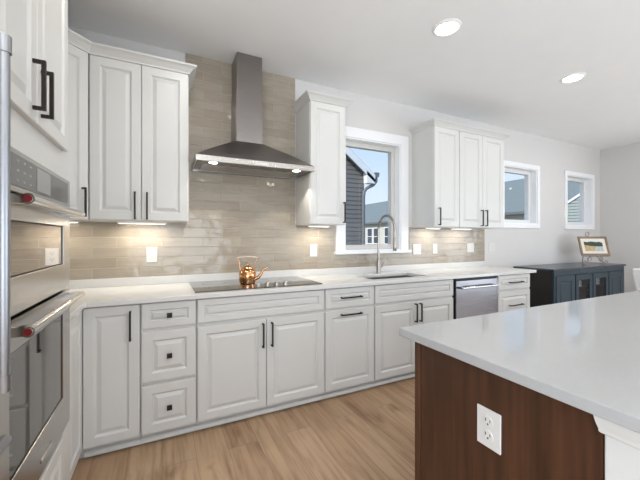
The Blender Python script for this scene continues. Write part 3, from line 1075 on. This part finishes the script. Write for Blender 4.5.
mb = MB(); mb.box(-cw - 0.021, cw - 0.029, -cd + 0.004, 0, 2.46, CEIL - 0.004); mb.build('chimney_sleeve', M['hood'], hd, bevel=0.002)

# ================================================================== ISLAND
IX, IY1, IY0, IX1 = 0.858, 1.026, -0.10, 3.35
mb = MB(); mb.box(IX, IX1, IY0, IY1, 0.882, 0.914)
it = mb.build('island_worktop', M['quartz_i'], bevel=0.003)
tag(it, 'pale quartz slab on top of the dark wood kitchen island', 'worktop')
isl = empty('kitchen_island', 'kitchen island with dark brown wood end panel and white post', 'kitchen island', (0.89, 0.5, 0))
PX = 0.0
mb = MB(); mb.box(PX + 0.012, 2.38, -0.13, 0.465, 0.09, 0.881); mb.build('body', M['dark_wood'], isl)
mb = MB(); mb.box(PX + 0.07, 2.33, -0.10, 0.41, 0.0, 0.09); mb.build('toe_kick', M['dark_wood'], isl)
mb = MB(); mb.box(PX, PX + 0.0115, -0.13, 0.4395, 0.0, 0.8815); mb.build('end_panel', M['dark_wood'], isl)
mb = MB(); mb.box(PX - 0.006, PX + 0.0115, 0.4405, 0.466, 0.0, 0.8815); mb.build('corner_stile', M['dark_wood'], isl, bevel=0.003)
mb = MB()
px0, px1, py0, py1 = -0.004, 0.11, -0.262, -0.1335
mb.box(px0, px1, py0, py1, 0.0, 0.86)
mb.build('post', M['cab'], isl, bevel=0.003)
capp = [(0.0, 0.838), (0.004, 0.839), (0.007, 0.842), (0.008, 0.850), (0.011, 0.860), (0.0135, 0.872), (0.0145, 0.8815), (0.0, 0.8815)]
sweep([(px1, py1), (px0, py1), (px0, py0), (px1, py0)][::-1] if False else [(px0 + 0.11, py1), (px0, py1), (px0, py0), (px0 + 0.11, py0)], [(-o, z) for o, z in capp] if False else capp).build('capital', M['cab'], isl)


# ================================================================== OUTLETS
def plate(label, loc, rz, w=0.075, h=0.118, gangs=1, kind='outlet', group=None):
    root = empty('wall_outlet' if kind == 'outlet' else 'wall_switch', label, 'outlet' if kind == 'outlet' else 'switch', loc, rz, group)
    mb = MB(); mb.box(-w / 2, w / 2, -0.006, 0, -h / 2, h / 2); p = mb.build('cover_plate', M['outlet'], root, bevel=0.002)
    for g in range(gangs):
        cx = (g - (gangs - 1) / 2) * 0.046
        if kind == 'outlet':
            for s in (-1, 1):
                mb = MB(); mb.cyl((cx, -0.008, s * 0.021), 0.0165, 0.002, 'Y', 24); rc = mb.build('receptacle', M['outlet'], root)
                mb = MB()
                mb.box(cx - 0.0085, cx - 0.0060, -0.0085, -0.008, s * 0.021 + 0.000, s * 0.021 + 0.009)
                mb.box(cx + 0.0060, cx + 0.0085, -0.0085, -0.008, s * 0.021 + 0.000, s * 0.021 + 0.008)
                mb.cyl((cx, -0.0085, s * 0.021 - 0.007), 0.0028, 0.0005, 'Y', 12)
                mb.build('slots', M['slot'], rc)
        else:
            mb = MB(); mb.box(cx - 0.0165, cx + 0.0165, -0.0085, -0.006, -0.034, 0.034); mb.build('rocker', M['outlet'], root, bevel=0.001)
    return root


G = 'white wall plates'
plate('white outlet on the tile under the double cabinet left of the hood', (-0.072, TY, 1.145), 0, group=G)
plate('white outlet on the tile just right of the cooktop', (1.318, TY, 1.155), 0, group=G)
plate('double white switch plate on the tile right beside the sink window', (2.625, TY, 1.145), 0, 0.118, 0.118, 2, 'switch', G)
plate('single white outlet between the two switch plates on the tile', (2.905, TY, 1.148), 0, group=G)
plate('double white switch plate on the tile nearest its right end', (3.515, TY, 1.152), 0, 0.118, 0.118, 2, 'switch', G)
plate('white switch plate on the painted wall right of the tile', (3.935, WALL_Y, 1.157), 0, 0.118, 0.118, 2, 'switch', G)
plate('white outlet on the dark wood end of the island', (0.89, 0.650, 0.699), -PI / 2, 0.078, 0.116)

# ================================================================== CEILING LIGHTS
for cx, lb in ((1.83, 'larger looking recessed ceiling light, nearer the range hood'), (3.46, 'smaller looking recessed ceiling light, toward the two small windows')):
    t = empty('recessed_light', lb, 'ceiling light', (cx, CAN_Y, CEIL), group='recessed ceiling lights')
    mb = MB(); mb.lathe([(0.098, -0.0005), (0.097, -0.006), (0.084, -0.010), (0.072, -0.004), (0.070, -0.0005)], (0, 0, 0), 40)
    mb.build('trim_ring', M['bulb_trim'], t, smooth=True)
    mb = MB(); mb.cyl((0, 0, -0.0085), 0.069, 0.002, 'Z', 36); mb.build('lens', M['lamp'], t)

# ================================================================== SIDEBOARD
sb = empty('sideboard', 'dark navy sideboard with panel and glass doors against the far back wall', 'sideboard', (4.33, 2.30, 0))
BWd, BDp = 1.83, 0.50
mb = MB(); mb.box(-0.01, BWd + 0.01, -0.012, BDp, 0.862, 0.888); mb.build('sideboard_top', M['navy_top'], sb, bevel=0.004)
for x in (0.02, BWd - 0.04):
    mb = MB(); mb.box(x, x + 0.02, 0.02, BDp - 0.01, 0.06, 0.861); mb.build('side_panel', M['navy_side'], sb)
mb = MB(); mb.box(0.041, BWd - 0.041, BDp - 0.03, BDp - 0.012, 0.08, 0.861); mb.box(0.041, BWd - 0.041, 0.05, BDp - 0.031, 0.08, 0.10)
mb.box(0.041, BWd - 0.041, 0.05, BDp - 0.031, 0.60, 0.615)
for x in (0.47, 0.915, 1.36):
    mb.box(x - 0.009, x + 0.009, 0.05, BDp - 0.031, 0.616, 0.861)
mb.build('interior', M['dark_in'], sb)
cols = [0.055, 0.475, 0.495, 0.905, 0.925, 1.335, 1.355, 1.775]
def face(u, v):
    if not (0.10 < v < 0.80):
        return True
    return not any(cols[i] < u < cols[i + 1] for i in (0, 2, 4, 6))
mb = cells(sorted([0.02, *cols, BWd - 0.02]), [0.05, 0.10, 0.80, 0.861], face, 0.0, 0.018, XZ)
mb.build('face_frame', M['navy'], sb, bevel=0.002)
for i, k in enumerate((0, 2, 4, 6)):
    a, b = cols[k] + 0.003, cols[k + 1] - 0.003
    if i in (0, 3):
        dd = front_panel(a, b, 0.103, 0.797, 0.012, name='door', parent=sb, rail=0.07, mat=M['navy'])
    else:
        mb = cells([a, a + 0.07, b - 0.07, b], [0.103, 0.175, 0.725, 0.797], lambda u, v: not (a + 0.07 < u < b - 0.07 and 0.175 < v < 0.725), -0.008, 0.012, XZ)
        dd = mb.build('door', M['navy'], sb, bevel=0.002)
        mb = MB(); mb.box(a + 0.07, b - 0.07, 0.001, 0.004, 0.175, 0.725); mb.build('glass_pane', M['cab_glass'], dd)
    kx = b - 0.03 if i in (0, 2) else a + 0.03
    mb = MB(); mb.cyl((kx, -0.03, 0.45), 0.011, 0.022, 'Y', 16); mb.build('knob', M['black'], dd)
for i, (lx, ly) in enumerate(((0.02, 0.0), (BWd - 0.07, 0.0), (0.02, BDp - 0.06), (BWd - 0.07, BDp - 0.06))):
    mb = MB(); mb.box(lx, lx + 0.05, ly + 0.02, ly + 0.05, 0, 0.0495); mb.build('foot', M['navy'], sb)
# dishes behind the glass
for x, lab in ((0.66, 'stack of pale plates behind the left glass door of the sideboard'), (1.13, 'stack of pale plates behind the right glass door of the sideboard')):
    mb = MB()
    for j in range(7):
        z = 0.6155 + j * 0.022
        mb.lathe([(0.05, z), (0.11, z + 0.016), (0.115, z + 0.0195), (0.06, z + 0.0195)], (4.33 + x, 2.43, 0), 28)
    tag(mb.build('plate_stack', M['dish'], smooth=True), lab, 'plates')

# easel and picture
ang = math.radians(-25)
px, py = 5.715, 2.50
ez = empty('table_easel', 'small metal scrolled table easel on the navy sideboard', 'easel', (px, py, 0.888), ang)
mb = MB()
for s in (-1, 1):
    mb.tube([(s * 0.16, -0.035, 0.006), (s * 0.10, -0.03, 0.05), (s * 0.05, 0.0, 0.13), (s * 0.022, 0.06, 0.30), (s * 0.012, 0.10, 0.42)], 0.006, 8)
    sc = [(s * (0.16 + 0.02 * math.cos(a) - 0.0), -0.035 - 0.01, 0.030 + 0.026 * math.sin(a)) for a in [i * PI / 5 for i in range(11)]]
    mb.tube(sc, 0.005, 8)
    sc = [(s * (0.085 + 0.028 * math.cos(a)), -0.04, 0.078 + 0.03 * math.sin(a)) for a in [i * PI / 5 for i in range(11)]]
    mb.tube(sc, 0.005, 8)
mb.build('front_legs', M['nickel'], ez, smooth=True)
mb = MB(); mb.tube([(-0.19, -0.062, 0.122), (0.19, -0.062, 0.122)], 0.006, 8); mb.tube([(-0.05, 0.0, 0.11), (-0.05, -0.062, 0.120)], 0.005, 8); mb.tube([(0.05, 0.0, 0.11), (0.05, -0.062, 0.120)], 0.005, 8)
mb.build('ledge', M['nickel'], ez, smooth=True)
mb = MB(); mb.tube([(0, 0.10, 0.42), (0, 0.15, 0.22), (0, 0.19, 0.006)], 0.006, 8); mb.build('back_leg', M['nickel'], ez, smooth=True)
mb = MB()
mb.tube([(0.0 + 0.03 * math.cos(a), 0.10, 0.445 + 0.03 * math.sin(a)) for a in [i * PI / 6 for i in range(13)]], 0.006, 8)
mb.build('top_scroll', M['nickel'], ez, smooth=True)

pw, ph = 0.43, 0.285
pr = bpy.data.objects.new('framed_picture', None); COL.objects.link(pr)
tag(pr, 'landscape painting in tan wood frame leaning on an easel', 'picture')
ca, sa = math.cos(ang), math.sin(ang)
off = (0.0, -0.045)
pr.location = (px - sa * off[1], py + ca * off[1], 0.888 + 0.1295)
pr.rotation_euler = (math.radians(-15), 0, ang)
mb = cells([-pw / 2, -pw / 2 + 0.028, pw / 2 - 0.028, pw / 2], [0, 0.028, ph - 0.028, ph], lambda u, v: not (-pw / 2 + 0.028 < u < pw / 2 - 0.028 and 0.028 < v < ph - 0.028), -0.018, 0.0, XZ)
mb.build('frame', M['frame_wood'], pr, bevel=0.003)
mb = MB(); mb.box(-pw / 2 + 0.028, pw / 2 - 0.028, -0.006, -0.001, 0.028, ph - 0.028); mb.build('mat_board', M['mat_board'], pr)
ia, ib, ja, jb = -0.138, 0.138, 0.066, ph - 0.062
mb = MB()
def poly(pts, mi):
    f = mb.bm.faces.new([mb.bm.verts.new((x, -0.0068, z)) for x, z in pts]); f.material_index = mi
H_ = jb - ja
zt = [ja + H_ * q for q in (0.58, 0.50, 0.46, 0.50)]
poly([(ia, jb), (ia, ja + H_ * .92), (-0.09, ja + H_ * .86), (-0.03, ja + H_ * .93), (0.05, ja + H_ * .86), (0.09, ja + H_ * .9), (ib, ja + H_ * .8), (ib, jb)], 0)
poly([(ia, ja + H_ * .92), (ia, ja + H_ * .60), (-0.05, ja + H_ * .50), (0.03, ja + H_ * .46), (ib, ja + H_ * .44), (ib, ja + H_ * .8), (0.09, ja + H_ * .9), (0.05, ja + H_ * .86), (-0.03, ja + H_ * .93), (-0.09, ja + H_ * .86)], 1)
poly([(ia, ja + H_ * .60), (ia, ja), (0.0, ja), (0.03, ja + H_ * .46), (-0.05, ja + H_ * .50)], 2)
poly([(0.03, ja + H_ * .46), (0.0, ja), (ib, ja), (ib, ja + H_ * .44)], 3)
o = mb.build('painting', [M['p_sky'], M['p_green'], M['p_field'], M['p_river']], pr)

# dining chair
ch = empty('dining_chair', 'pale upholstered dining chair behind the island at the right edge', 'chair', (4.83, 1.42, 0), math.radians(100))
mb = MB(); mb.box(-0.24, 0.24, -0.24, 0.22, 0.40, 0.48); mb.build('seat', M['chair_fabric'], ch, bevel=0.025, seg=3)
mb = MB()
L = []
for z, w_, y in ((0.47, 0.19, 0.20), (0.62, 0.21, 0.215), (0.78, 0.235, 0.245), (0.90, 0.25, 0.275), (0.955, 0.245, 0.29)):
    L.append([(-w_, y, z), (w_, y, z), (w_, y + 0.06, z), (-w_, y + 0.06, z)])
mb.loops(L); mb.build('backrest', M['chair_fabric'], ch, bevel=0.015, seg=3)
for sx_ in (-1, 1):
    for yy in (-0.20, 0.19):
        mb = MB(); mb.tube([(sx_ * 0.20, yy, 0.41), (sx_ * 0.21, yy * 1.08, 0.0)], [0.020, 0.013]); mb.build('leg', M['chair_leg'], ch)

# ================================================================== OUTSIDE
mb = MB(); mb.box(-30, 90, WALL_Y + 0.6, 90, -1.2, -0.6)
struct(mb.build('ground', M['grass']))
# neighbour house, gable end toward us
nh = empty('neighbor_house', 'neighboring grey sided house with white gable eave outside the sink window', 'house', (0, 7.5, -0.6))
EX, RZX = 5.0, 0.9
ez_ = 3.66          # wall height at corner
sl = 0.76
pk = ez_ + (EX - RZX) * sl
XL = RZX - (EX - RZX)
mb = MB(); mb.prism([(XL, 0, 0), (EX, 0, 0), (EX, 0, ez_), (RZX, 0, pk), (XL, 0, ez_)], (0, 9, 0)); mb.build('wall', M['siding'], nh)
mb = MB()
OV = 0.28
tv = 0.20
mb.prism([(RZX, -0.16, pk + 0.02), (EX + OV, -0.16, ez_ + 0.02 - OV * sl), (EX + OV, -0.16, ez_ + tv - OV * sl), (RZX, -0.16, pk + tv)], (0, 9.6, 0))
mb.prism([(RZX, -0.16, pk + 0.02), (XL - OV, -0.16, ez_ + 0.02 - OV * sl), (XL - OV, -0.16, ez_ + tv - OV * sl), (RZX, -0.16, pk + tv)], (0, 9.6, 0))
mb.build('roof', M['roof'], nh)
mb = MB()
mb.prism([(RZX, -0.19, pk - 0.05), (EX + OV, -0.19, ez_ - 0.05 - OV * sl), (EX + OV, -0.19, ez_ + tv - 0.03 - OV * sl), (RZX, -0.19, pk + tv - 0.03)], (0, 0.029, 0))
mb.prism([(EX + 0.01, -0.19, ez_ - OV * sl - 0.07), (EX + OV, -0.19, ez_ - OV * sl - 0.07), (EX + OV, -0.19, ez_ + 0.05 - OV * sl), (EX + 0.01, -0.19, ez_ + 0.06)], (0, 0.18, 0))
mb.build('rake_board', M['ext_white'], nh)
gz = ez_ - OV * sl + 0.10
mb = MB(); mb.prism([(EX + OV + 0.002, -0.20, gz), (EX + OV + 0.12, -0.20, gz + 0.02), (EX + OV + 0.14, -0.20, gz + 0.14), (EX + OV + 0.002, -0.20, gz + 0.14)], (0, 9.6, 0)); mb.build('gutter', M['gutter'], nh)
mb = MB(); mb.tube([(EX + OV + 0.06, -0.14, gz + 0.02), (EX + OV + 0.06, -0.14, gz - 0.10), (EX + OV - 0.02, -0.13, gz - 0.20), (EX + 0.06, -0.10, gz - 0.30), (EX - 0.01, -0.08, gz - 0.40), (EX - 0.02, -0.06, gz - 0.55), (EX - 0.02, -0.06, 0.0)], 0.045, 10)
mb.build('downspout', M['gutter'], nh, smooth=True)
mb = MB(); mb.box(EX - 0.14, EX + 0.02, -0.03, -0.002, 0, ez_ - 0.12); mb.build('corner_board', M['siding'], nh)

# row of town houses facing us across the lawn
rh_ = empty('row_house', 'long cream row house with grey shingle roof beyond the lawn', 'house', (20, 3.0, -0.6))
LEN = 42
mb = MB(); mb.prism([(0, 0, 0), (7, 0, 0), (7, 0, 3.5), (3.5, 0, 5.9), (0, 0, 3.5)], (0, LEN, 0)); mb.build('wall', M['cream'], rh_)
mb = MB(); mb.prism([(-0.35, -0.3, 3.36), (3.5, -0.3, 6.02), (7.35, -0.3, 3.36), (7.35, -0.3, 3.5), (3.5, -0.3, 6.18), (-0.35, -0.3, 3.5)], (0, LEN + 0.6, 0)); mb.build('roof', M['roof'], rh_)
mb = MB(); mb.box(-0.46, -0.352, -0.3, LEN + 0.3, 3.34, 3.5); mb.build('gutter', M['gutter'], rh_)
mb = MB(); mb.box(2.3, 2.42, 11.6, 11.72, 5.0, 5.45); mb.build('roof_vent', M['ext_white'], rh_)
yy = 9.0
while yy < 40:
    for q in (0, 1.15):
        mb = cells([yy + q, yy + q + 0.08, yy + q + 0.92, yy + q + 1.0], [1.25, 1.33, 2.0, 2.06, 2.87, 2.95], lambda u, v, a=yy + q: not (a + 0.08 < u < a + 0.92 and (1.33 < v < 2.0 or 2.06 < v < 2.87)), -0.05, -0.001, YZ)
        wf = mb.build('window', M['ext_white'], rh_)
        mb = MB(); mb.box(-0.02, -0.002, yy + q + 0.08, yy + q + 0.92, 1.33, 2.87); mb.build('pane', M['ext_glass'], wf)
    yy += 3.0
# projecting gable seen through the farthest window
gb = empty('gabled_house', 'sage sided gabled house with white rake seen through the farthest window', 'house', (18.6, 7.4, -0.6))
mb = MB(); mb.prism([(0, -2.6, 0), (0, 2.6, 0), (0, 2.6, 3.10), (0, 0, 4.76), (0, -2.6, 3.10)], (0.9, 0, 0)); mb.build('wall', M['siding_sage'], gb)
mb = MB()
for s in (-1, 1):
    mb.prism([(-0.08, 0, 4.76), (-0.08, s * 2.85, 2.94), (-0.08, s * 2.85, 3.06), (-0.08, 0, 4.88)], (0.07, 0, 0))
mb.build('rake_board', M['ext_white'], gb)
